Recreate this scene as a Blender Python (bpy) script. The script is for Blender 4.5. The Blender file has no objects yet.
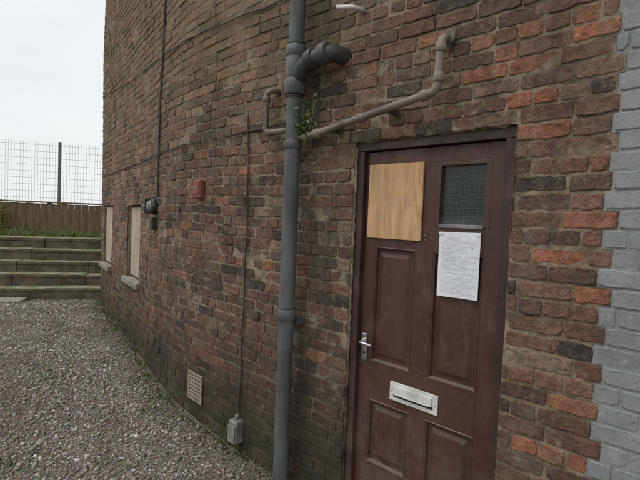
import bpy, bmesh, math, random
import numpy as np
from mathutils import Vector, Matrix, noise as mnoise
random.seed(7); rng=np.random.default_rng(7)
S=bpy.context.scene
COL=S.collection

# ---------------------------------------------------------------- helpers
def link(o,parent=None):
    COL.objects.link(o)
    if parent: o.parent=parent
    return o
def empty(name,parent=None):
    e=bpy.data.objects.new(name,None); e.empty_display_size=.1
    return link(e,parent)
def mesh(name,vs,fs,mat=None,parent=None,smooth=False,cols=None,mats=None,midx=None):
    m=bpy.data.meshes.new(name); m.from_pydata(vs,[],fs)
    if mats:
        for a in mats: m.materials.append(a)
        if midx is not None: m.polygons.foreach_set('material_index',midx)
    elif mat: m.materials.append(mat)
    if cols is not None:
        a=m.color_attributes.new('Col','FLOAT_COLOR','POINT')
        a.data.foreach_set('color',np.asarray(cols,dtype=np.float32).ravel())
    if smooth: m.polygons.foreach_set('use_smooth',[True]*len(m.polygons))
    m.update()
    return link(bpy.data.objects.new(name,m),parent)
def bm_obj(name,bm,mat,parent=None,smooth=False):
    m=bpy.data.meshes.new(name); bm.to_mesh(m); bm.free()
    m.materials.append(mat)
    if smooth: m.polygons.foreach_set('use_smooth',[True]*len(m.polygons))
    return link(bpy.data.objects.new(name,m),parent)
def box(name,x0,x1,y0,y1,z0,z1,mat,parent=None,bev=.002,seg=2,M=None):
    bm=bmesh.new(); bmesh.ops.create_cube(bm,size=1)
    for v in bm.verts:
        v.co=Vector(((x0+x1)/2+v.co.x*(x1-x0),(y0+y1)/2+v.co.y*(y1-y0),(z0+z1)/2+v.co.z*(z1-z0)))
    if bev: bmesh.ops.bevel(bm,geom=bm.edges[:],offset=bev,segments=seg,affect='EDGES',profile=.5)
    if M: bmesh.ops.transform(bm,matrix=M,verts=bm.verts[:])
    bmesh.ops.recalc_face_normals(bm,faces=bm.faces[:])
    return bm_obj(name,bm,mat,parent)
def fillet(pts,r,n=8):
    pts=[Vector(p) for p in pts]; out=[pts[0]]
    for i in range(1,len(pts)-1):
        p=pts[i]; a=(pts[i-1]-p); b=(pts[i+1]-p)
        rr=min(r,a.length*.48,b.length*.48); a=p+a.normalized()*rr; b=p+b.normalized()*rr
        for k in range(n+1):
            t=k/n; out.append(a*(1-t)**2+p*2*t*(1-t)+b*t*t)
    out.append(pts[-1]); return out
def tube(name,pts,r,mat,parent=None,seg=20,cap=True,jit=0):
    pts=[Vector(p) for p in pts]; n=len(pts)
    rs=r if isinstance(r,(list,tuple)) else [r]*n
    T=[(pts[min(i+1,n-1)]-pts[max(i-1,0)]).normalized() for i in range(n)]
    N=T[0].orthogonal().normalized(); vs=[];fs=[]
    for i in range(n):
        N=(N-T[i]*N.dot(T[i])).normalized(); B=T[i].cross(N)
        for k in range(seg):
            a=2*math.pi*k/seg
            vs.append(pts[i]+(N*math.cos(a)+B*math.sin(a))*rs[i])
    for i in range(n-1):
        for k in range(seg):
            fs.append((i*seg+k,i*seg+(k+1)%seg,(i+1)*seg+(k+1)%seg,(i+1)*seg+k))
    if cap: fs.append(tuple(range(seg))[::-1]); fs.append(tuple((n-1)*seg+k for k in range(seg)))
    o=mesh(name,vs,fs,mat,parent)
    o.data.polygons.foreach_set('use_smooth',[len(f)==4 for f in fs])
    return o
def collar(name,c,axis,r,h,mat,parent,bev=.006,seg=28):
    c=Vector(c); a=Vector(axis).normalized()
    return tube(name,[c-a*h/2,c-a*(h/2-.0001),c-a*(h/2-bev),c+a*(h/2-bev),c+a*(h/2-.0001),c+a*h/2],
                [r-bev,r-bev*.9,r,r,r-bev*.9,r-bev],mat,parent,seg)

# ---------------------------------------------------------------- material helpers
class NT:
    def __init__(s,name):
        s.m=bpy.data.materials.new(name); s.m.use_nodes=True
        s.t=s.m.node_tree; s.b=s.t.nodes['Principled BSDF']; s.tc=s.t.nodes.new('ShaderNodeTexCoord')
        s.obj=s.tc.outputs['Object']
    def lk(s,a,b): s.t.links.new(a,b)
    def val(s,sock,v):
        if isinstance(v,bpy.types.NodeSocket): s.lk(v,sock)
        elif isinstance(v,(tuple,list)) and len(v)==3 and sock.type=='RGBA': sock.default_value=(*v,1)
        else: sock.default_value=v
    def noise(s,scale,detail=5,rough=.6,stretch=None,vec=None,dist=0):
        n=s.t.nodes.new('ShaderNodeTexNoise'); n.inputs['Scale'].default_value=scale
        n.inputs['Detail'].default_value=detail; n.inputs['Roughness'].default_value=rough
        n.inputs['Distortion'].default_value=dist
        v=vec or s.obj
        if stretch:
            mp=s.t.nodes.new('ShaderNodeMapping'); mp.inputs['Scale'].default_value=stretch
            s.lk(v,mp.inputs['Vector']); v=mp.outputs[0]
        s.lk(v,n.inputs['Vector']); return n.outputs['Fac']
    def vor(s,scale,feature='F1',out='Distance'):
        n=s.t.nodes.new('ShaderNodeTexVoronoi'); n.feature=feature; n.inputs['Scale'].default_value=scale
        s.lk(s.obj,n.inputs['Vector']); return n.outputs[out]
    def rng(s,v,a,b,c=0,d=1,smooth=True):
        n=s.t.nodes.new('ShaderNodeMapRange'); n.interpolation_type='SMOOTHSTEP' if smooth else 'LINEAR'
        s.val(n.inputs['Value'],v)
        for k,x in zip(('From Min','From Max','To Min','To Max'),(a,b,c,d)): n.inputs[k].default_value=x
        return n.outputs[0]
    def mix(s,f,a,b,mode='MIX'):
        n=s.t.nodes.new('ShaderNodeMix'); n.data_type='RGBA'; n.blend_type=mode
        s.val(n.inputs[0],f); s.val(n.inputs[6],a); s.val(n.inputs[7],b); return n.outputs[2]
    def math(s,op,a,b=0,c=0):
        n=s.t.nodes.new('ShaderNodeMath'); n.operation=op
        s.val(n.inputs[0],a); s.val(n.inputs[1],b); s.val(n.inputs[2],c); return n.outputs[0]
    def mul(s,a,b): return s.math('MULTIPLY',a,b)
    def sat(s,c,v):
        n=s.t.nodes.new('ShaderNodeHueSaturation'); n.inputs['Saturation'].default_value=v
        s.lk(c,n.inputs['Color']); return n.outputs[0]
    def attr(s,name='Col'):
        n=s.t.nodes.new('ShaderNodeAttribute'); n.attribute_name=name; return n.outputs['Color']
    def xyz(s,vec=None):
        n=s.t.nodes.new('ShaderNodeSeparateXYZ'); s.lk(vec or s.obj,n.inputs[0]); return n.outputs
    def nrm(s):
        n=s.t.nodes.new('ShaderNodeNewGeometry'); return s.xyz(n.outputs['Normal'])
    def gray(s,v):
        n=s.t.nodes.new('ShaderNodeCombineColor')
        for i in range(3): s.lk(v,n.inputs[i])
        return n.outputs[0]
    def bump(s,h,dist,strength=1,prev=None):
        n=s.t.nodes.new('ShaderNodeBump'); n.inputs['Distance'].default_value=dist
        n.inputs['Strength'].default_value=strength; s.lk(h,n.inputs['Height'])
        if prev: s.lk(prev,n.inputs['Normal'])
        s.lk(n.outputs[0],s.b.inputs['Normal']); return n.outputs[0]
    def out(s,col,rough=.8,metal=0,spec=.5):
        s.val(s.b.inputs['Base Color'],col); s.val(s.b.inputs['Roughness'],rough)
        s.b.inputs['Metallic'].default_value=metal; s.b.inputs['Specular IOR Level'].default_value=spec
        return s.m
def simple(name,c1,c2,scale=8,rough=.6,metal=0,bs=60,bd=.001,spec=.5,stretch=None,rv=.12):
    s=NT(name); n=s.noise(scale,5,.65,stretch); f=s.rng(n,.35,.68)
    s.bump(s.noise(bs,4,.6,stretch),bd,.8)
    return s.out(s.mix(f,c1,c2),s.rng(s.noise(scale*2.3,3),.3,.7,rough-rv,min(1,rough+rv)),metal,spec)

# bricks
def stains(s,c,film=.42,k=1.):
    X,Y,Z=s.xyz()
    n1=s.noise(1.3,5,.65); n2=s.noise(3.1,5,.7,dist=.4)
    c=s.mix(s.mul(s.rng(n2,.47,.68),.58*k),c,(.060,.047,.037))
    c=s.mix(s.mul(s.rng(s.noise(4.3,6,.74),.46,.64),film),c,(.235,.185,.135))
    # damp dark base
    low=s.mul(s.rng(Z,1.15,-.1),s.rng(n1,.28,.58,.4,.92))
    low=s.mul(s.mul(low,s.rng(X,-.9,-2.0,.35,1)),k)
    c=s.mix(low,c,(.036,.031,.023))
    green=s.mul(s.rng(Z,.42,-.12),s.rng(s.noise(3.7,5,.7),.40,.60))
    c=s.mix(s.mul(green,.6),c,(.043,.054,.022))
    # green-tan weathering high on the wall
    hi=s.mul(s.rng(Z,1.8,3.2),s.rng(n1,.32,.62,.15,.58))
    hi=s.mul(hi,s.rng(X,-1.3,-2.9))
    c=s.mix(hi,c,(.215,.165,.092))
    # damp streaks behind the stack
    d=s.math('ABSOLUTE',s.math('ADD',X,2.28))
    st=s.mul(s.rng(d,.38,.05),s.rng(s.noise(5,4,.6,(1.6,1,.25)),.42,.62))
    c=s.mix(s.mul(st,.5),c,(.05,.05,.033))
    # vertical run-down streaks
    c=s.mix(s.mul(s.rng(s.noise(4.2,5,.7,(1.7,1.7,.16)),.53,.68),.38*k),c,(.055,.048,.038))
    # white salts
    c=s.mix(s.mul(s.rng(s.noise(6.3,6,.78),.59,.69),.42),c,(.42,.38,.32))
    return c
def brick_mat():
    s=NT('old_brick'); c=s.attr()
    c=s.mix(1,c,s.gray(s.rng(s.noise(24,6,.72),.25,.75,.52,1.5)),'MULTIPLY')
    c=s.mix(s.mul(s.rng(s.noise(46,5,.74),.52,.65),.48),c,(.27,.215,.155))
    c=s.mix(s.mul(s.rng(s.noise(80,4,.7),.56,.65),.7),c,(.04,.03,.026))
    c=s.sat(stains(s,c),.92)
    h=s.math('ADD',s.noise(55,6,.73),s.mul(s.rng(s.vor(130),0,.5),.25))
    s.bump(h,.010,.9)
    return s.out(c,.93,0,.25)
def mortar_mat():
    s=NT('lime_mortar')
    c=s.mix(s.rng(s.noise(7,5,.7),.36,.58),(.125,.102,.078),(.38,.315,.235))
    X,Y,Z=s.xyz()
    c=s.mix(s.mul(s.rng(s.noise(5,4,.6),.42,.62),s.rng(X,-1.4,-.7,0,.5)),c,(.36,.24,.15))
    c=s.mix(s.mul(s.rng(s.noise(90,3,.6),.52,.66),.5),c,(.07,.06,.05))
    c=stains(s,c,.3,.9)
    s.bump(s.noise(60,6,.75),.012,1)
    return s.out(c,.97,0,.15)
def paint_brick():
    s=NT('grey_painted_brick')
    c=s.mix(s.rng(s.noise(5,5,.7),.35,.7),(.225,.237,.248),(.305,.314,.320))
    c=s.mix(s.mul(s.rng(s.noise(60,5,.7),.58,.68),.7),c,(.13,.13,.13))
    c=s.mix(s.mul(s.rng(s.noise(16,5,.75),.61,.68),.5),c,(.42,.42,.41))
    c=s.mix(s.mul(s.rng(s.noise(3.2,5,.7),.5,.68),.4),c,(.15,.145,.13))
    s.bump(s.noise(75,5,.68),.004,.8)
    return s.out(c,s.rng(s.noise(20,3),.3,.7,.65,.9),0,.3)
M_brick=brick_mat(); M_mortar=mortar_mat(); M_paint=paint_brick()
def doormat(name,c1,c2,rough):
    s=NT(name); X,Y,Z=s.xyz(); N=s.nrm()
    c=s.mix(s.rng(s.noise(4,5,.65),.35,.68),c1,c2)
    c=s.mix(s.mul(s.rng(s.noise(11,6,.75,(1,1,.5)),.53,.70),.45),c,(.125,.085,.072))
    c=s.mix(s.mul(s.rng(s.noise(8,6,.75,(1.6,1,.18)),.56,.68),.45),c,(.035,.020,.017))
    c=s.mix(s.mul(s.rng(Z,.85,.0),s.rng(s.noise(7,5,.7),.38,.62,0,.6)),c,(.13,.105,.085))
    c=s.mix(s.rng(N[2],.35,.9,0,.6),c,(.20,.165,.135))
    c=s.mix(s.mul(s.rng(s.noise(70,4,.75),.65,.71),.8),c,(.26,.20,.16))
    s.bump(s.noise(70,5,.6,(1,1,.25)),.0013,.9)
    return s.out(c,s.rng(s.noise(9,5,.7),.3,.7,rough-.1,rough+.18),0,.45)
M_door=doormat('brown_paint',(.056,.0245,.0195),(.083,.039,.031),.45)
M_frame=doormat('dark_brown_frame_paint',(.034,.018,.0145),(.060,.031,.025),.55)
def iron(name,c1,c2,rust):
    s=NT(name); c=s.mix(s.rng(s.noise(6,5,.65,(1,1,.3)),.35,.66),c1,c2)
    c=s.mix(s.mul(s.rng(s.noise(14,6,.75,(1,1,.35)),.54,.68),rust),c,(.085,.065,.05))
    c=s.mix(s.mul(s.rng(s.noise(40,5,.75),.62,.69),.5),c,(.26,.265,.26))
    s.bump(s.noise(90,5,.65),.0022,.9); return s.out(c,s.rng(s.noise(15,4),.3,.7,.42,.72),0,.45)
M_iron=iron('grey_painted_iron',(.070,.077,.081),(.130,.139,.142),.65)
M_iron2=iron('dark_cast_iron',(.040,.040,.041),(.088,.083,.078),.6)
M_copper=iron('weathered_pipe_metal',(.125,.098,.080),(.245,.205,.172),.95)
M_chrome=simple('worn_chrome',(.5,.5,.5),(.7,.7,.7),20,.25,1.0,bs=90,bd=.0003)
M_white=simple('white_painted_metal',(.50,.49,.46),(.70,.69,.66),12,.35,bs=80,bd=.0005)
M_black=simple('black_plastic',(.02,.02,.021),(.045,.045,.046),20,.5)
M_cable=simple('cable_sheath',(.04,.036,.033),(.09,.08,.07),20,.7)
M_greybox=simple('grey_plastic',(.15,.145,.135),(.27,.26,.245),18,.6)
M_redbox=simple('red_painted_metal',(.19,.05,.035),(.28,.08,.055),30,.6)
M_terra=simple('terracotta',(.22,.165,.14),(.35,.29,.24),25,.9,bs=60,bd=.002)
M_dark=simple('dark_void',(.008,.008,.008),(.015,.015,.015))
M_stone=simple('stone_sill',(.19,.18,.15),(.32,.30,.26),12,.9,bs=50,bd=.004)
M_roof=simple('roof_slate',(.06,.065,.07),(.11,.115,.12),3,.7)
def ply():
    s=NT('plywood')
    g=s.noise(6,6,.6,(3.0,1,.42),dist=1.6); f=s.noise(60,4,.6,(2,1,.06))
    c=s.mix(s.rng(g,.35,.66),(.59,.375,.195),(.44,.255,.12))
    c=s.mix(s.mul(s.rng(f,.45,.7),.45),c,(.68,.50,.31))
    c=s.mix(s.rng(s.noise(9,3,.5,(1.6,1,.9)),.66,.74,0,.7),c,(.20,.09,.035))
    c=s.mix(s.mul(s.rng(s.noise(5,6,.75),.46,.66),.45),c,(.33,.25,.17))
    s.bump(f,.0006,.6); return s.out(c,.75,0,.25)
M_ply=ply()
def plygrey():
    s=NT('weathered_board')
    c=s.mix(s.rng(s.noise(5,6,.6,(3,3,.5)),.35,.66),(.36,.29,.21),(.52,.44,.34))
    return s.out(c,.8)
M_board=plygrey()
def glass():
    s=NT('wired_glass'); X,Y,Z=s.xyz()
    fx=s.math('FRACT',s.mul(X,75)); fz=s.math('FRACT',s.mul(Z,75))
    w=s.math('MAXIMUM',s.math('LESS_THAN',fx,.17),s.math('LESS_THAN',fz,.17))
    c=s.mix(s.rng(s.noise(5,4),.3,.7),(.010,.015,.014),(.030,.040,.036))
    c=s.mix(s.mul(w,.5),c,(.10,.12,.11))
    c=s.mix(s.rng(Z,1.66,1.58,0,.35),c,(.14,.14,.12))
    s.bump(s.noise(110,3,.5),.002,.8)
    return s.out(c,.20,0,.4)
M_glass=glass()
M_paper=simple('paper',(.72,.74,.79),(.80,.81,.84),4,.32,bs=12,bd=.004)
M_ink=simple('ink',(.36,.38,.47),(.50,.52,.60))

# ---------------------------------------------------------------- wall path
R=4.27; TH=.2007; U0=3.5; U1=U0+R*TH; UEND=8.337
def path(u):
    if u<U0: return Vector((-u,0,0)),0.
    if u<U1:
        t=(u-U0)/R; return Vector((-U0-R*math.sin(t),R*(1-math.cos(t)),0)),t
    e=Vector((-U0-R*math.sin(TH),R*(1-math.cos(TH)),0))
    return e+Vector((-math.cos(TH),math.sin(TH),0))*(u-U1),TH
def W(u,out,z):
    p,t=path(u); return (p.x-math.sin(t)*out,p.y-math.cos(t)*out,z)

house=empty('brick_house')
OPEN=[(.935,1.885,-.3,2.056),(5.438,6.162,.77,1.68),(7.305,8.04,.77,1.68)]
ZT=6.9; CH=.0755; ZB=2.055-32*CH
def sub(a,b,z,extra=()):
    segs=[(a,b)]
    for (o0,o1,z0,z1) in OPEN:
        if z0<z<z1:
            ns=[]
            for s0,s1 in segs:
                if s1<=o0 or s0>=o1: ns.append((s0,s1)); continue
                if s0<o0: ns.append((s0,o0))
                if s1>o1: ns.append((o1,s1))
            segs=ns
    return segs
def wob(u,z): return .008*math.sin(u*1.7+z*.9)+.0035*math.sin(u*4.3+1+z*2.2)
def swell(u,z): return .010*math.sin(u*1.1+z*1.4)+.006*math.sin(u*2.9-z*2.3)
def clampz(u,z0):
    f=1.
    for (o0,o1,za,zb) in OPEN:
        d=max(o0-u,0,u-o1); f=min(f,min(1,d/.5) if d>0 else 0) if za-.1<z0<zb+.1 else f
    return f
PAL=[((.170,.084,.058),.32),((.118,.070,.053),.26),((.070,.053,.045),.12),((.27,.115,.062),.06),
     ((.22,.152,.105),.09),((.205,.102,.070),.18)]
PALH=[((.21,.128,.080),.32),((.145,.094,.065),.21),((.255,.18,.115),.24),((.28,.136,.076),.13),((.085,.067,.054),.10)]
PALF=[((.225,.122,.079),.36),((.155,.093,.066),.23),((.245,.160,.108),.18),((.30,.14,.076),.14),((.085,.066,.055),.09)]
def pick(u,z):
    hi=min(1,max(0,(z-1.6)/1.6))*min(1,max(0,(u-1.0)/1.5))
    P=PALH if random.random()<hi else PAL
    if u>4.55 and random.random()<.75: P=PALF
    if .5<u<1.0 and random.random()<.12: c=(.33,.115,.056)
    elif u<3.4 and random.random()<.014: c=(.33,.12,.06)
    else: c=random.choices([p[0] for p in P],[p[1] for p in P])[0]
    k=random.uniform(.82,1.2)
    return (c[0]*k,c[1]*k*random.uniform(.94,1.06),c[2]*k,1)
class Acc:
    def __init__(s): s.v=[];s.f=[];s.c=[]
def add_brick(A,u0,u1,z0,z1,col,fine,proud=0.,jit=None):
    L=u1-u0
    if L<.02: return
    off=random.gauss(0,.0018)+proud+swell((u0+u1)/2,z0)
    if jit is None and random.random()<.06: off-=random.uniform(.002,.006)
    nx=max(2,int(L/(.022 if fine else .07))); nz=3 if fine else 1
    if jit is None: jit=.0021 if fine else .0013
    per=[]
    for i in range(nx): per.append((u0+L*i/nx,z0))
    for i in range(nz): per.append((u1,z0+(z1-z0)*i/nz))
    for i in range(nx): per.append((u1-L*i/nx,z1))
    for i in range(nz): per.append((u0,z1-(z1-z0)*i/nz))
    n=len(per); b=len(A.v); cu=(u0+u1)/2; cz=(z0+z1)/2
    tl=random.gauss(0,.011); tz=random.gauss(0,.016)
    rings=[(-.022,0),(-.0025,.0008),(0.0,.0040)]
    jj=[(random.gauss(0,jit),random.gauss(0,jit)) for _ in per]
    chip=random.randrange(n) if fine and random.random()<.24 else -1
    for (o,ins) in rings:
        for kk,((p,q),(ja,jb)) in enumerate(zip(per,jj)):
            su=1 if p>cu else -1; sz=1 if q>cz else -1
            eu=min(abs(p-u0),abs(p-u1))<1e-6; ez=min(abs(q-z0),abs(q-z1))<1e-6
            iu=ins if eu else 0; iz=ins if ez else 0
            if eu and ez: iu+=.0026; iz+=.0026
            if kk==chip: iz+=.006 if ez else 0; iu+=.007 if eu else 0
            uu=p-su*iu+ja; zz=q-sz*iz+jb
            oo=off+o+((uu-cu)*tl+(zz-cz)*tz if o>-.02 else 0)+(random.gauss(0,.0007) if fine and o==0 else 0)
            A.v.append(W(uu,oo,zz+wob(uu,zz)*clampz(uu,cz))); A.c.append(col)
    for r in range(2):
        for k in range(n):
            A.f.append((b+r*n+k,b+r*n+(k+1)%n,b+(r+1)*n+(k+1)%n,b+(r+1)*n+k))
    A.f.append(tuple(b+2*n+k for k in range(n)))
BR=Acc(); GP=Acc(); MO=Acc(); GM=Acc()
nC=int((ZT-ZB)/CH)
for k in range(nC):
    z0=ZB+k*CH; z1=z0+CH-.011; zc=(z0+z1)/2
    hdr=(k%4==1)
    jb=.545+(.016 if k%2 else -.012)+random.gauss(0,.008)
    u=-3.5-random.random()*.2
    while u<jb-.01:
        L=(.105 if hdr else .216)*random.uniform(.97,1.02); e=min(u+L,jb-.004)
        if jb-e<.05: e=jb-.004
        add_brick(GP,u,e,z0+random.gauss(0,.0008),z1+.003,(1,1,1,1),u>-1.2,.0,.0010); u=e+.008
        if e>=jb-.005: break
    u=jb+.004; first=True
    while u<UEND-.01:
        L=(.105 if hdr else .216)*random.uniform(.94,1.04)
        if not hdr and random.random()<.10: L=.105
        if first: L*=random.uniform(.5,1); first=False
        e=min(u+L,UEND)
        for a,b in sub(u,e,zc):
            add_brick(BR,a,b,z0+random.gauss(0,.0016),z1+random.gauss(0,.0016),pick(a,zc),a<4.2 and zc<3.6)
        u=e+random.uniform(.007,.012)
    for A,lo,hi2 in ((GM,-3.5,jb),(MO,jb,UEND)):
        for a,b in sub(lo,hi2,zc):
            n=max(1,int((b-a)/.08))
            for i in range(n):
                ua=a+(b-a)*i/n; ub=a+(b-a)*(i+1)/n; q=len(A.v)
                for uu,zz in ((ua,z0),(ub,z0),(ub,z0+CH),(ua,z0+CH)):
                    dep=-.0040 if A is GM else -.0056+.0040*mnoise.noise(Vector((uu*3.1,zz*3.7,2)))*1.6
                    A.v.append(W(uu,dep+swell(uu,zz),zz)); A.c.append((1,1,1,1))
                A.f.append((q,q+1,q+2,q+3))
mesh('wall_bricks',BR.v,BR.f,M_brick,house,cols=BR.c)
mesh('wall_mortar',MO.v,MO.f,M_mortar,house)
mesh('grey_painted_bricks',GP.v,GP.f,M_paint,house)
mesh('grey_painted_mortar',GM.v,GM.f,M_paint,house)
# reveals, side walls, roof
rv=[];rf=[]
def quad(a,b,c,d): q=len(rv); rv.extend([a,b,c,d]); rf.append((q,q+1,q+2,q+3))
for (a,b,z0,z1) in OPEN:
    for uu in (a,b): quad(W(uu,-.006,z0),W(uu,-.006,z1),W(uu,-.16,z1),W(uu,-.16,z0))
    quad(W(a,-.006,z1),W(b,-.006,z1),W(b,-.16,z1),W(a,-.16,z1))
    if z0>0: quad(W(a,-.006,z0),W(b,-.006,z0),W(b,-.16,z0),W(a,-.16,z0))
mesh('opening_reveals',rv,rf,M_mortar,house)
def bead(name,pts,r):
    pp=[];rr=[]
    for i in range(len(pts)-1):
        a,b=Vector(pts[i]),Vector(pts[i+1]); n=max(2,int((b-a).length/.03))
        for k in range(n):
            p=a.lerp(b,k/n); pp.append(p+Vector((random.gauss(0,.0015),random.gauss(0,.0015),random.gauss(0,.0015)))); rr.append(r*random.uniform(.5,1.5))
    tube(name,pp,rr,M_mortar,house,8)
bead('mortar_fillet',[(-1.884,.020,0),(-1.884,.020,2.05)],.008)
bead('mortar_fillet',[(-.936,.020,0),(-.936,.020,2.05)],.007)
bead('mortar_fillet',[(-1.88,.020,2.054),(-.94,.020,2.054)],.006)
def brickproc():
    s=NT('side_wall_brick'); X,Y,Z=s.xyz()
    cc=s.t.nodes.new('ShaderNodeCombineXYZ'); s.lk(s.math('ADD',X,Y),cc.inputs[0]); s.lk(Z,cc.inputs[1])
    b=s.t.nodes.new('ShaderNodeTexBrick'); s.lk(cc.outputs[0],b.inputs['Vector']); b.inputs['Scale'].default_value=1
    b.inputs['Brick Width'].default_value=.225; b.inputs['Row Height'].default_value=.0755; b.inputs['Mortar Size'].default_value=.006
    b.inputs['Color1'].default_value=(.15,.08,.055,1); b.inputs['Color2'].default_value=(.23,.15,.10,1); b.inputs['Mortar'].default_value=(.2,.17,.13,1)
    return s.out(stains(s,b.outputs['Color']),.95)
M_side=brickproc()
e0=Vector(W(UEND,-.02,ZB)); e1=e0+Vector((math.sin(TH),math.cos(TH),0))*7
s0=Vector(W(-3.5,-.02,ZB)); s1=s0+Vector((0,9,0))
up=Vector((0,0,ZT-ZB-.02))
mesh('rear_and_side_walls',[e0,e1,s1,s0,e0+up,e1+up,s1+up,s0+up],[(0,1,5,4),(1,2,6,5),(2,3,7,6)],M_side,house)
rp=[Vector(W(UEND+.1,.12,ZT)),Vector(W(3.9,.12,ZT)),Vector(W(-3.6,.12,ZT)),s1+up,e1+up]
rp=[Vector((p.x,p.y,ZT)) for p in rp]; c=sum(rp,Vector())/5+Vector((0,0,2))
rt=[p+Vector((0,0,.12)) for p in rp]
mesh('roof',rp+rt+[c],[(0,1,2,3,4)]+[(i,(i+1)%5,5+(i+1)%5,5+i) for i in range(5)]+[(5+i,5+(i+1)%5,10) for i in range(5)],M_roof,house)

# boarded windows
for j,(a,b) in enumerate(((5.438,6.162),(7.305,8.04))):
    w=empty('boarded_window',house)
    p=Vector(W((a+b)/2,0,0)); M=Matrix.Translation(p)@Matrix.Rotation(-TH,4,'Z')
    h=(b-a)/2
    box('board',-h+.03,h-.03,.035,.05,.80,1.65,M_board,w,.002,M=M)
    for nm,q in (('frame_left',(-h+.002,-h+.05)),('frame_right',(h-.05,h-.002))):
        box(nm,q[0],q[1],.05,.12,.78,1.675,M_frame,w,.003,M=M)
    box('frame_top',-h+.05,h-.05,.051,.12,1.63,1.675,M_frame,w,.003,M=M)
    box('sill',-h-.06,h+.06,-.06,.12,.70,.772,M_stone,w,.008,M=M)

# ---------------------------------------------------------------- door
door=empty('panelled_door',house)
def dbox(n,u0,u1,y0,y1,z0,z1,m,bev=.002,p=door): return box(n,-u1,-u0,y0,y1,z0,z1,m,p,bev)
dbox('jamb_right',.938,.990,.028,.13,0,2.0,M_frame,.003)
dbox('jamb_left',1.830,1.882,.028,.13,0,2.0,M_frame,.003)
dbox('frame_head',.938,1.882,.027,.13,2.0015,2.053,M_frame,.003)
y0=.058;y1=.100
L0,L1=.9925,1.8275
dbox('stile_right',L0,1.085,y0,y1,.02,1.996,M_door,.0015)
dbox('stile_left',1.745,L1,y0,y1,.02,1.996,M_door,.0015)
for n,a,b in (('bottom_rail',.02,.20),('middle_rail',.57,.79),('lock_rail',1.455,1.585),('top_rail',1.915,1.996)):
    dbox(n,1.0855,1.7445,y0+.0005,y1,a,b,M_door,.0015)
for n,a,b in (('mullion_low',.2005,.5695),('mullion_mid',.7905,1.4545),('mullion_top',1.5855,1.9145)):
    dbox(n,1.36,1.47,y0+.0008,y1,a,b,M_door,.0015)
def panel(n,u0,u1,z0,z1):
    rings=[(0,y0+.002),(.004,y0-.002),(.012,y0+.003),(.016,y0+.018),(.034,y0+.018),(.056,y0+.008)]
    vs=[];fs=[]
    for ins,y in rings:
        vs+= [(-u1+ins,y,z0+ins),(-u0-ins,y,z0+ins),(-u0-ins,y,z1-ins),(-u1+ins,y,z1-ins)]
    for r in range(len(rings)-1):
        for k in range(4): fs.append((r*4+k,r*4+(k+1)%4,r*4+4+(k+1)%4,r*4+4+k))
    q=(len(rings)-1)*4; fs.append((q,q+1,q+2,q+3))
    mesh(n,vs,fs,M_door,door)
for z0,z1,t in ((.20,.57,'lower'),(.79,1.455,'upper')):
    panel(t+'_panel_right',1.085,1.36,z0,z1); panel(t+'_panel_left',1.47,1.745,z0,z1)
mesh('glass_pane',[(-1.36,.078,1.585),(-1.085,.078,1.585),(-1.085,.078,1.915),(-1.36,.078,1.915)],[(0,1,2,3)],M_glass,door)
for n,a,b,c2,d2 in (('bead_l',1.335,1.36,1.585,1.915),('bead_r',1.06,1.0925,1.585,1.915),('bead_t',1.0925,1.335,1.895,1.915)):
    dbox(n,a,b,.056,.08,c2,d2,M_door,.003)
dbox('bead_bottom',1.0925,1.335,.052,.08,1.580,1.600,M_greybox,.003)
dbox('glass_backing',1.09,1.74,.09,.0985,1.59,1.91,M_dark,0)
dbox('plywood_patch',1.435,1.80,.045,.0565,1.505,1.922,M_ply,.0012)
for uu in (1.45,1.785):
    for zz in (1.525,1.90): collar('screw',(-uu,.0445,zz),(0,1,0),.004,.002,M_chrome,door,.0005,10)
lb=empty('letterbox',door)
dbox('plate',1.285,1.590,.050,.0585,.612,.716,M_white,.003,lb)
dbox('flap',1.318,1.557,.041,.0495,.650,.698,M_white,.003,lb)
dbox('slot_shadow',1.312,1.563,.0480,.0499,.636,.649,M_dark,0,lb)
dbox('flap_lip',1.33,1.545,.034,.0408,.650,.656,M_white,.002,lb)
for uu in (1.30,1.575): collar('screw',(-uu,.0495,.664),(0,1,0),.005,.003,M_chrome,lb,.001,12)
hd=empty('door_handle',door)
dbox('back_plate',1.768,1.806,.048,.0578,.785,.945,M_chrome,.004,hd)
tube('lever',fillet([(-1.787,.05,.90),(-1.787,.0,.90),(-1.69,-.004,.897)],.018),.0085,M_chrome,hd,14)
collar('rose',(-1.787,.042,.90),(0,1,0),.016,.016,M_chrome,hd,.003)
collar('keyhole',(-1.787,.047,.83),(0,1,0),.008,.003,M_dark,hd,.001,14)
M_num=simple('tarnished_brass',(.10,.08,.07),(.20,.17,.15),30,.5)
nb=empty('house_number',door)
def torus(n,c,R0,r,mat,parent):
    pts=[(c[0]+R0*.8*math.cos(a),c[1],c[2]+R0*math.sin(a)) for a in [2*math.pi*i/20 for i in range(21)]]
    return tube(n,pts,r,mat,parent,8)
torus('numeral_top',(-1.408,.0562,1.545),.010,.0022,M_num,nb); torus('numeral_bottom',(-1.408,.0562,1.522),.012,.0022,M_num,nb)
box('doorstep',-1.93,-.9,-.10,.14,-.24,-.003,M_stone,house,.01)
mesh('threshold_floor',[(-1.9,.1,.001),(-.9,.1,.001),(-.9,.4,.001),(-1.9,.4,.001)],[(0,1,2,3)],M_dark,house)

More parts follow.
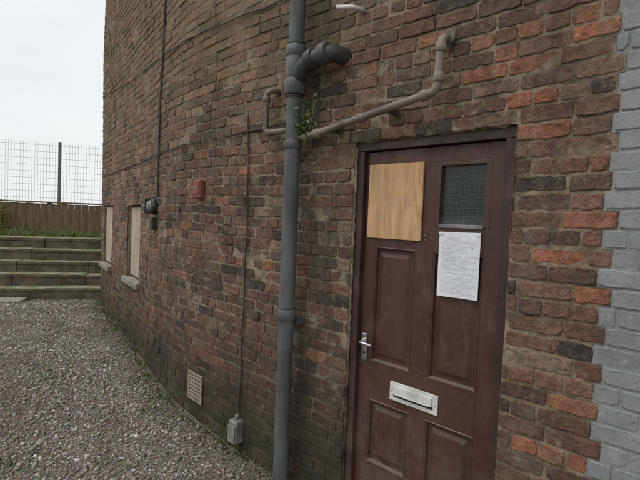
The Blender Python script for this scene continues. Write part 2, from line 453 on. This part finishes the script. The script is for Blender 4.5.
# notice
notice=empty('paper_notice')
vs=[];fs=[];nx,nz=8,12
for j in range(nz+1):
    for i in range(nx+1):
        u=1.322-.224*i/nx; z=1.234+.326*j/nz
        vs.append((-u,.049-.004*math.sin(i*.8+j*.3)*(.3+.7*(j<2)) ,z+(.003*(i/nx))))
for j in range(nz):
    for i in range(nx): a=j*(nx+1)+i; fs.append((a,a+1,a+nx+2,a+nx+1))
mesh('sheet',vs,fs,M_paper,notice,smooth=True)
vs=[];fs=[]
z=1.532; row=0
while z>1.258:
    u=1.304-(.02 if row in (0,1) else 0); end=1.115+random.choice([0,0,.01,.02,.05,.09])
    while u>end:
        w=random.uniform(.004,.017)
        if random.random()<.92:
            h=random.uniform(.0018,.0034); q=len(vs); dz=random.gauss(0,.0006); vs+=[(-u,.0435,z+dz),(-u+w,.0435,z+dz),(-u+w,.0435,z+h+dz),(-u,.0435,z+h+dz)]; fs.append((q,q+1,q+2,q+3))
        u-=w+.004
    z-=.0112; row+=1
    if random.random()<.12: z-=.008
mesh('text_lines',vs,fs,M_ink,notice)
for uu,zz in ((1.312,1.553),(1.108,1.553),(1.21,1.243)):
    box('tape',-uu-.012,-uu+.012,.0425,.0434,zz-.006,zz+.006,M_paper,notice,0)

# ---------------------------------------------------------------- soil stack
px,py=-2.32,-.10
dp=empty('drainpipe')
tube('stack',[(px,py,-.22+.16*i) for i in range(46)],.050,M_iron,dp,32)
for z,h,r in ((2.42,.10,.067),(2.64,.07,.065),(.98,.08,.058),(4.2,.1,.066),(2.06,.05,.059)):
    collar('socket',(px,py,z),(0,0,1),r,h,M_iron,dp)
for z in (2.36,2.685,1.025): collar('socket_bead',(px,py,z),(0,0,1),.057,.014,M_iron2,dp,.004)
collar('branch_body',(px,py,2.53),(0,0,1),.060,.2,M_iron,dp)
br=fillet([(px,py,2.44),(px+.09,py-.005,2.55),(-2.02,py-.005,2.575),(-1.985,.06,2.565)],.07)
tube('branch_pipe',br,.050,M_iron2,dp,28)
collar('branch_socket',(-2.165,py-.004,2.560),(1,0,.09),.062,.06,M_iron2,dp)
collar('branch_end_socket',(-2.055,py-.004,2.573),(1,0,.06),.064,.07,M_iron2,dp,.014)
for z in (2.62,.94,3.9):
    box('bracket',px-.075,px+.075,-.052,-.010,z-.02,z+.02,M_iron2,dp,.004)
# ---------------------------------------------------------------- waste pipe
wp=empty('waste_pipe')
w1=fillet([(-2.27,-.09,2.095),(-2.15,-.075,2.115),(-1.31,-.06,2.245),(-1.30,-.06,2.50),(-1.285,.03,2.515)],.045)
tube('long_run',w1,.021,M_copper,wp,18)
for c0,ax,rr,h in (((-2.13,-.075,2.118),(1,0,.15),.029,.05),((-1.38,-.06,2.234),(1,0,.15),.028,.045),((-1.304,-.06,2.31),(0,0,1),.028,.045),((-1.30,-.06,2.45),(0,0,1),.027,.04),((-1.78,-.068,2.172),(1,0,.155),.025,.05)):
    collar('pipe_socket',c0,ax,rr,h,M_copper,wp,.004,20)
collar('wall_flange',(-1.288,-.012,2.512),(0,1,0),.038,.02,M_copper,wp,.004,20)
w2=fillet([(-2.575,.03,2.455),(-2.60,-.06,2.455),(-2.645,-.065,2.44),(-2.65,-.065,2.175),(-2.38,-.075,2.165)],.04)
tube('short_run',w2,.019,M_copper,wp,18)
collar('pipe_socket',(-2.65,-.065,2.40),(0,0,1),.026,.04,M_copper,wp,.004,20)
collar('pipe_socket',(-2.60,-.066,2.171),(1,0,0),.026,.04,M_copper,wp,.004,20)
for X in (-1.6,-2.0):
    zz=2.245-(-1.31-X)*.155
    box('clip',X-.012,X+.012,-.06,.005,zz-.028,zz+.028,M_iron2,wp,.003)
ov=empty('overflow_pipe')
tube('pipe',fillet([(-1.86,.03,2.80),(-1.87,-.07,2.80),(-1.98,-.10,2.82)],.03),.012,M_white,ov,14)
collar('flange',(-1.862,-.012,2.80),(0,1,0),.022,.012,M_greybox,ov,.003,16)

# ---------------------------------------------------------------- cables
def cable(name,pts,r=.005):
    e=empty(name); tube('sheath',pts,r,M_cable,e,8)
    return e
def run(u0,u1,z0,z1,sag,n=40,out=.012):
    return [W(u0+(u1-u0)*i/n,out+swell(u0+(u1-u0)*i/n,z0)+.002*math.sin(i),z0+(z1-z0)*i/n-sag*math.sin(math.pi*i/n)+.006*math.sin(i*1.3)) for i in range(n+1)]
def vert(u,z0,z1,n=40,out=.014,wv=.006):
    return [W(u+wv*math.sin(i*.7),out+swell(u,z0+(z1-z0)*i/n),z0+(z1-z0)*i/n) for i in range(n+1)]
cable('wall_cable',vert(2.925,.05,2.36),.007)
cable('wall_cable',run(2.40,8.2,2.235,2.16,.02,60),.006)
cable('wall_cable',vert(4.62,1.75,6.8,60),.010)
cable('wall_cable',run(2.4,8.3,3.05,3.45,.05,60),.005)
jb=empty('cable_box')
box('body',-2.975,-2.875,-.075,.012,-.10,.075,M_greybox,jb,.018,4)
box('lid',-2.968,-2.882,-.082,-.0755,-.09,.04,M_greybox,jb,.003)
tube('gland',[(-2.925,-.03,.07),(-2.925,-.03,.11)],.012,M_greybox,jb,14)

av=empty('air_vent')
def wbox(n,uc,hw,o0,o1,z0,z1,m,p,bev=.002):
    pt,t=path(uc); M=Matrix.Translation(pt)@Matrix.Rotation(-t,4,'Z')
    return box(n,-hw,hw,-o1,-o0,z0,z1,m,p,bev,M=M)
uc=3.6; sw=swell(uc,.12)
wbox('recess',uc,.10,-.002+sw,.003+sw,.01,.235,M_dark,av,0)
for i in range(9):
    pt,t=path(uc); M=Matrix.Translation(pt)@Matrix.Rotation(-t,4,'Z')
    x=-.1+.2*i/8
    box('bar',x-.006,x+.006,-.014-sw,-.0035-sw,.01,.235,M_terra,av,.002,M=M)
for i in range(8):
    z=.01+.225*i/7
    box('slat',-.108,.108,-.016-sw,-.0035-sw,z-.008,z+.008,M_terra,av,.002,M=M)
for x in (-.108,.108): box('edge',x-.01,x+.01,-.018-sw,-.002-sw,.0,.245,M_terra,av,.003,M=M)

rb=empty('alarm_box')
wbox('body',3.577,.055,.0,.05,1.73,1.885,M_redbox,rb,.008)
wbox('lid',3.577,.046,.0505,.058,1.765,1.875,M_redbox,rb,.004)
wbox('label',3.577,.018,.0585,.06,1.80,1.83,M_greybox,rb,.0005)
bl=empty('wall_light')
pt,t=path(4.74); n=Vector((-math.sin(t),-math.cos(t),0)); c0=pt+n*.02+Vector((0,0,1.66))
collar('base',c0+n*.02,n,.085,.05,M_black,bl,.01)
tube('lens',[c0+n*(.045+.05*math.sin(a)) for a in [i*math.pi/2/6 for i in range(7)]],[.066*max(.15,math.cos(i*math.pi/2/6)) for i in range(7)],M_greybox,bl,24)
wbox('cage_bar',4.74,.006,.04,.125,1.585,1.735,M_black,bl,.003)
wbox('switch_box',4.74,.05,.0,.06,1.42,1.55,M_black,bl,.008)

# ---------------------------------------------------------------- ground
O=Vector((-8.2,.86,0)); dv=Vector((.506,.862,0)).normalized(); gv=Vector((-dv.y,dv.x,0))
def low(x,y=0):
    t=min(1,max(0,(-x-2.9)/5.3)); z=-.18+.30*t**1.15
    return z+.018*math.sin(x*1.9+y*1.3)*min(1,max(0,-y*2))
def pq(x,y): v=Vector((x,y,0))-O; return v.dot(dv),v.dot(gv)
def gh(x,y):
    p,q=pq(x,y)
    if abs(x)>30 or abs(y)>30: base=0.0
    else: base=low(x,y)
    if q<=1.25: return base
    if q>=1.5: return 1.055
    return base+(1.055-base)*(q-1.25)/.25
qs=[-800,-200,-60,-30,-18]+[-12+.25*i for i in range(49)]+[.3,.6,.9,1.25,1.5,1.75,2,2.5,3,4,6,10,20,60,200,800]
ps=[-800,-200,-60,-25,-12]+[-8+.25*i for i in range(73)]+[14,25,60,200,800]
vs=[];fs=[];mi=[]
for q in qs:
    for p in ps:
        P=O+dv*p+gv*q; vs.append((P.x,P.y,gh(P.x,P.y)))
for i in range(len(qs)-1):
    for j in range(len(ps)-1):
        a=i*len(ps)+j; fs.append((a,a+1,a+len(ps)+1,a+len(ps))); mi.append(1 if qs[i]>=1.25 or qs[i]<-30 or abs(ps[j])>20 else 0)
def gmat():
    s=NT('gravel_bed')
    c=s.mix(s.rng(s.noise(3,5,.7),.35,.65),(.14,.115,.092),(.24,.21,.18))
    v=s.vor(85,out='Color'); c=s.mix(.4,c,s.mix(1,v,(.38,.34,.30),'MULTIPLY'))
    s.bump(s.vor(85),.012,1); return s.out(c,.95,0,.2)
def grassmat():
    s=NT('grass_earth'); c=s.mix(s.rng(s.noise(4,6,.7),.35,.65),(.06,.085,.025),(.13,.155,.055))
    s.bump(s.noise(60,5),.03); return s.out(c,.95,0,.2)
M_ground=gmat(); M_gr=grassmat()
mesh('ground',vs,fs,mats=[M_ground,M_gr],midx=mi,smooth=True)

def wallY(x):
    if x>-3.5: return 0
    if x>-4.351: return R*(1-math.cos(math.asin((-x-3.5)/R)))
    return .0857+(-x-4.351)*.2035
N=125000
X=rng.uniform(-10,-1.3,N); Y=rng.uniform(-2.9,1.0,N)
wy=np.array([wallY(x) for x in X])
q=(X-O.x)*gv.x+(Y-O.y)*gv.y
keep=(Y<wy-.012)&(q<-.01)
X,Y=X[keep],Y[keep]; wy=wy[keep]; n=len(X)
Z=np.array([gh(x,y) for x,y in zip(X,Y)])
base=np.array([(1,0,0),(-1,0,0),(0,1,0),(0,-1,0),(0,0,1),(0,0,-1)],float)
tri=np.array([(0,2,4),(2,1,4),(1,3,4),(3,0,4),(2,0,5),(1,2,5),(3,1,5),(0,3,5)])
sz=rng.lognormal(math.log(.0080),.42,n).clip(.003,.026)
V=base[None]*(1+rng.normal(0,.18,(n,6,1)))+rng.normal(0,.22,(n,6,3))
V[:,:,2]*=rng.uniform(.5,.85,(n,1)); V*=sz[:,None,None]
a=rng.uniform(0,6.283,n); ca,sa=np.cos(a)[:,None],np.sin(a)[:,None]
x=V[:,:,0]*ca-V[:,:,1]*sa; y=V[:,:,0]*sa+V[:,:,1]*ca
V=np.stack([x+X[:,None],y+Y[:,None],V[:,:,2]+(Z+sz*.25)[:,None]],-1).reshape(-1,3)
F=(tri[None]+(np.arange(n)*6)[:,None,None]).reshape(-1,3)
pal=np.array([(.375,.330,.295),(.275,.24,.212),(.46,.425,.39),(.18,.157,.138),(.32,.25,.21),(.60,.575,.54),(.22,.175,.12)])
pi=rng.choice(len(pal),n,p=[.28,.24,.16,.10,.09,.05,.08])
patch=np.array([mnoise.noise(Vector((a*1.3,b*1.3,0)))+.5*mnoise.noise(Vector((a*4.1,b*4.1,3))) for a,b in zip(X,Y)])
moss=np.array([mnoise.noise(Vector((a*2.1+9,b*2.1,5)))+.6*mnoise.noise(Vector((a*6,b*6,1))) for a,b in zip(X,Y)])
dk=np.clip(patch*2.2+.15,0,1)
edge=np.clip(1-(wy-Y)/(.30+.16*moss),0,1)**.7*rng.uniform(.4,1,n)
stepe=np.clip(1+q[keep]/.5,0,1)*rng.uniform(.3,1,n)
edge=np.maximum(edge,stepe*.7)
cl=pal[pi]*rng.uniform(.8,1.2,(n,1))
br_=np.array((.20,.155,.105)); cl=cl*(1-.52*dk[:,None])+br_*.52*dk[:,None]*.8
cl=cl*(1-.8*edge[:,None])+np.array((.075,.078,.038))*.8*edge[:,None]
mz=np.clip((moss-.28)*3,0,.55)*rng.uniform(.2,1,n)
cl=cl*(1-mz[:,None])+np.array((.09,.105,.04))*mz[:,None]
C=np.ones((n,6,4),np.float32); C[:,:,:3]=cl[:,None]
m=bpy.data.meshes.new('gravel'); m.vertices.add(len(V)); m.vertices.foreach_set('co',V.ravel())
m.loops.add(F.size); m.loops.foreach_set('vertex_index',F.ravel().astype(np.int32))
m.polygons.add(len(F)); m.polygons.foreach_set('loop_start',np.arange(0,F.size,3,dtype=np.int32))
try: m.polygons.foreach_set('loop_total',np.full(len(F),3,dtype=np.int32))
except Exception: pass
at=m.color_attributes.new('Col','FLOAT_COLOR','POINT'); at.data.foreach_set('color',C.ravel())
m.update(calc_edges=True); m.validate()
s=NT('gravel_stone'); M_grav=s.out(s.mix(1,s.attr(),s.gray(s.rng(s.noise(140,3),.3,.7,.75,1.25)),'MULTIPLY'),.9,0,.2)
m.materials.append(M_grav); link(bpy.data.objects.new('gravel',m))

# ---------------------------------------------------------------- leaves / blades helpers
def leafcloud(name,pts,size,cols,parent=None,mat=None,updown=0):
    vs=[];fs=[];cc=[]
    for p in pts:
        s_=size*random.uniform(.6,1.3)
        d=Vector((random.gauss(0,1),random.gauss(0,1),random.gauss(0,1)+updown)).normalized()
        e=d.orthogonal().normalized(); e.rotate(Matrix.Rotation(random.uniform(0,6.28),3,d)); f=d.cross(e)
        p=Vector(p); q=len(vs)
        vs+=[p-e*s_,p-f*s_*.45+d*s_*.1,p+e*s_,p+f*s_*.45+d*s_*.1]; fs.append((q,q+1,q+2,q+3))
        c=random.choice(cols); k=random.uniform(.7,1.3); cc+=[(c[0]*k,c[1]*k,c[2]*k,1)]*4
    return mesh(name,vs,fs,mat,parent,cols=cc)
def leafm(n):
    s=NT(n); c=s.attr(); m=s.out(c,.6,0,.3); return m
M_leaf=leafm('leaf')
def blades(name,spots,h,cols,lean=.5,w=.004,parent=None):
    vs=[];fs=[];cc=[]
    for p in spots:
        p=Vector(p); hh=h*random.uniform(.4,1.3); a=random.uniform(0,6.28)
        dx=Vector((math.cos(a),math.sin(a),0)); b=random.uniform(0,6.28); sd=Vector((math.cos(b),math.sin(b),0))*w
        t1=p+Vector((0,0,hh*.55))+dx*hh*lean*.25; t2=p+Vector((0,0,hh))+dx*hh*lean
        q=len(vs); vs+=[p-sd,p+sd,t1+sd*.8,t1-sd*.8,t2]; fs+= [(q,q+1,q+2,q+3),(q+3,q+2,q+4)]
        c=random.choice(cols); k=random.uniform(.7,1.3); cc+=[(c[0]*k,c[1]*k,c[2]*k,1)]*5
    return mesh(name,vs,fs,M_leaf,parent,cols=cc)
G=[(.06,.10,.025),(.09,.13,.035),(.13,.15,.05),(.05,.08,.02)]
wd=empty('climbing_weed')
pts=[]
for st in range(10):
    base_=Vector((-2.225+random.uniform(-.02,.03),-.05,2.13)); tip=base_+Vector((random.uniform(-.07,.09),random.uniform(-.10,-.02),random.uniform(-.05,.22)))
    l=[base_.lerp(tip,i/5) for i in range(6)]
    tube('stem',l,.0018,M_leaf,wd,5)
    for i in range(18): pts.append(base_.lerp(tip,random.random()**.6)+Vector((random.gauss(0,.011),random.gauss(0,.011),random.gauss(0,.011))))
leafcloud('leaves',pts,.015,[(.12,.20,.05),(.17,.26,.07),(.08,.13,.035)],wd,M_leaf)
pts=[]
for _ in range(1700):
    x=random.uniform(-9,-2.4); d=abs(random.gauss(0,.10)) if random.random()<.5 else random.uniform(0,2)
    y=wallY(x)-.03-d; p_,q_=pq(x,y)
    if q_>-.05: continue
    pts.append((x,y,gh(x,y)+.010))
leafcloud('leaf_litter',pts,.014,[(.12,.07,.035),(.20,.13,.06),(.07,.045,.025),(.10,.11,.04)],None,M_leaf,3)
sp=[]
for _ in range(75):
    u=random.uniform(2.5,8.2); x0,y0_,_z=W(u,random.uniform(.01,.06),0)
    for k in range(random.randint(3,14)):
        x=x0+random.gauss(0,.025); y=y0_-abs(random.gauss(0,.02)); sp.append((x,y,gh(x,y)))
for _ in range(40):
    P=O+dv*random.uniform(-3.5,.1)+gv*random.uniform(-.12,-.02)
    for k in range(8): sp.append((P.x+random.gauss(0,.03),P.y+random.gauss(0,.03),gh(P.x,P.y)))
for cx,cy in ((-3.72,-1.36),(-3.82,-1.42),(-3.6,-1.52)):
    for k in range(26): x=cx+random.gauss(0,.035);y=cy+random.gauss(0,.035); sp.append((x,y,gh(x,y)))
blades('weeds',sp,.055,G,.8,.003)
sp=[]
for _ in range(11000):
    p=random.uniform(-5,1.2); q=random.uniform(1.5,3.25); P=O+dv*p+gv*q; sp.append((P.x,P.y,1.045))
blades('grass',sp,.10,[(.10,.14,.04),(.14,.18,.055),(.20,.21,.08),(.08,.11,.03)],.6,.005)

# ---------------------------------------------------------------- steps
def stepmat():
    s=NT('mossy_concrete'); nz=s.nrm()[2]
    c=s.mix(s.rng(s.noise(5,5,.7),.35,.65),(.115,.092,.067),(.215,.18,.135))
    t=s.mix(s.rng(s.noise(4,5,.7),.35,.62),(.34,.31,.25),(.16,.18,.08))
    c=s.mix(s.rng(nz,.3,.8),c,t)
    c=s.mix(s.mul(s.rng(s.noise(2.1,5,.7,(1,1,3)),.50,.68),.55),c,(.070,.075,.036))
    c=s.mix(s.mul(s.rng(s.noise(16,5,.75),.58,.69),.4),c,(.34,.32,.27))
    s.bump(s.noise(35,6,.7),.02,.9); return s.out(c,.95,0,.2)
M_step=stepmat()
st=empty('garden_steps')
def obox(n,p0,p1,q0,q1,z0,z1,m,par,bev=.01):
    M=Matrix(((dv.x,gv.x,0,O.x),(dv.y,gv.y,0,O.y),(0,0,1,0),(0,0,0,1)))
    return box(n,p0,p1,q0,q1,z0,z1,m,par,bev,3,M=M)
for i in range(5):
    p=-6.5
    z1=.12+.188*(i+1)
    while p<.15:
        L=random.uniform(.9,1.5); e=min(p+L,.35)
        o_=random.gauss(0,.012); zz=random.gauss(0,.005)
        obox('step_stone',p+.003,e-.003,i*.28+o_,1.35,(z1-.23) if i else -.1,z1+zz-.06,M_step,st,.006)
        obox('tread_stone',p+.002,e-.002,i*.28+o_-.022,(i+1)*.28+.05 if i<4 else 1.55,z1-.058+zz,z1+zz,M_step,st,.012)
        p=e
sl=obox('paving_slab',-1.75,-1.05,-.42,-.06,.08,.165,M_stone,None,.012)

# ---------------------------------------------------------------- fences
def fencewood():
    s=NT('fence_timber'); c=s.mix(s.rng(s.noise(6,6,.65,(3,3,.4)),.35,.66),(.16,.108,.065),(.27,.195,.125))
    s.bump(s.noise(40,5,.6,(3,3,.1)),.004); return s.out(c,.85,0,.25)
M_fw=fencewood()
wf=empty('wooden_fence')
p=-9.
while p<4:
    w=random.uniform(.135,.15); obox('board',p,p+w-.006,3.30+random.gauss(0,.003),3.322,1.0,1.70+random.gauss(0,.006),M_fw,wf,.002); p+=w
obox('top_rail',-9,4,3.27,3.335,1.712,1.745,M_fw,wf,.004)
for pp in (-8,-5.9,-3.8,-1.7,.4,2.5): obox('post',pp-.045,pp+.045,3.335,3.42,.9,1.72,M_fw,wf,.004)
M_wire=simple('galvanised_wire',(.24,.29,.29),(.34,.38,.38),9,.5,.2)
M_post=simple('fence_post_paint',(.10,.14,.13),(.16,.20,.19),9,.5)
mf=empty('mesh_fence')
for pp in (-9.07,-6.57,-4.07,-1.57,.93,3.43):
    obox('post',pp-.028,pp+.028,3.58,3.64,1.0,3.12,M_post,mf,.004)
vs=[];fs=[]
def wire(p0,p1,z0,z1,q):
    b=len(vs)
    for (P,Q,Zz) in ((p0,q,z0),(p1,q,z0),(p1,q,z1),(p0,q,z1),(p0,q+.004,z0),(p1,q+.004,z0),(p1,q+.004,z1),(p0,q+.004,z1)):
        v=O+dv*P+gv*Q; vs.append((v.x,v.y,Zz))
    for f in ((0,1,2,3),(7,6,5,4),(0,4,5,1),(1,5,6,2),(2,6,7,3),(3,7,4,0)): fs.append(tuple(b+i for i in f))
pp=-9.0
while pp<3.4: wire(pp,pp+.004,1.06,3.1,3.66); pp+=.06
z=1.08
while z<3.12: wire(-9.0,3.4,z,z+.0055,3.655); z+=.15
mesh('wire_mesh',vs,fs,M_wire,mf)
sh=empty('shrub')
c0=O+dv*(-2.72)+gv*2.95
for _ in range(14):
    t=Vector(c0)+Vector((random.gauss(0,.2),random.gauss(0,.16),0))
    tube('stem',[Vector((c0.x,c0.y,1.03)),Vector(((c0.x+t.x)/2,(c0.y+t.y)/2,1.3)),Vector((t.x,t.y,1.03+random.uniform(.4,.75)))],[.012,.008,.003],M_fw,sh,6)
pts=[]
for _ in range(50):
    cc=Vector((c0.x+random.gauss(0,.2),c0.y+random.gauss(0,.16),1.1+random.random()*.62))
    for k in range(24): pts.append(cc+Vector((random.gauss(0,.06),random.gauss(0,.06),random.gauss(0,.06))))
leafcloud('foliage',pts,.026,[(.15,.18,.04),(.22,.24,.06),(.09,.12,.03)],sh,M_leaf)

# ---------------------------------------------------------------- sky + sun
w=bpy.data.worlds.new('World'); S.world=w; w.use_nodes=True; t=w.node_tree
bg=t.nodes['Background']; sky=t.nodes.new('ShaderNodeTexSky'); sky.sky_type='NISHITA'; sky.sun_disc=False
EL=math.radians(58); AZ=math.radians(215)
sky.sun_elevation=EL; sky.sun_rotation=AZ; sky.dust_density=4; sky.air_density=1
tc=t.nodes.new('ShaderNodeTexCoord'); mp=t.nodes.new('ShaderNodeMapping'); mp.inputs['Scale'].default_value=(1,1,2.6)
nz=t.nodes.new('ShaderNodeTexNoise'); nz.inputs['Scale'].default_value=1.6; nz.inputs['Detail'].default_value=6
t.links.new(tc.outputs['Generated'],mp.inputs[0]); t.links.new(mp.outputs[0],nz.inputs['Vector'])
rp=t.nodes.new('ShaderNodeValToRGB'); rp.color_ramp.elements[0].position=.3; rp.color_ramp.elements[0].color=(7.2,7.6,7.8,1)
rp.color_ramp.elements[1].position=.7; rp.color_ramp.elements[1].color=(8.7,8.85,8.85,1)
t.links.new(nz.outputs['Fac'],rp.inputs[0])
mx=t.nodes.new('ShaderNodeMix'); mx.data_type='RGBA'; mx.inputs[0].default_value=.94
t.links.new(sky.outputs[0],mx.inputs[6]); t.links.new(rp.outputs[0],mx.inputs[7]); t.links.new(mx.outputs[2],bg.inputs['Color'])
bg.inputs['Strength'].default_value=.115
sd=bpy.data.lights.new('sun','SUN'); sd.energy=1.25; sd.angle=math.radians(40); sd.color=(1,.975,.94)
so=bpy.data.objects.new('sun',sd); COL.objects.link(so)
dirv=Vector((math.cos(EL)*math.sin(AZ),math.cos(EL)*math.cos(AZ),math.sin(EL)))
so.rotation_euler=dirv.to_track_quat('Z','Y').to_euler(); so.location=dirv*30

# ---------------------------------------------------------------- camera
cd=bpy.data.cameras.new('camera'); cd.sensor_width=36; cd.lens=27; cd.clip_end=3000; cd.clip_start=.05
co=bpy.data.objects.new('camera',cd); COL.objects.link(co)
f0=Vector((-.714,.70,0)).normalized(); r0=Vector((f0.y,-f0.x,0)); zz=Vector((0,0,1))
pch=math.radians(2.5); ph=math.radians(2.3)
f=f0*math.cos(pch)-zz*math.sin(pch); u=zz*math.cos(pch)+f0*math.sin(pch)
cx=r0*math.cos(ph)+u*math.sin(ph); cy=-r0*math.sin(ph)+u*math.cos(ph); cz=-f
Mx=Matrix((cx,cy,cz)).transposed().to_4x4(); Mx.translation=Vector((0,-2.1,1.6)); co.matrix_world=Mx
S.camera=co
S.view_settings.view_transform='Standard'; S.view_settings.look='None'; S.view_settings.exposure=0
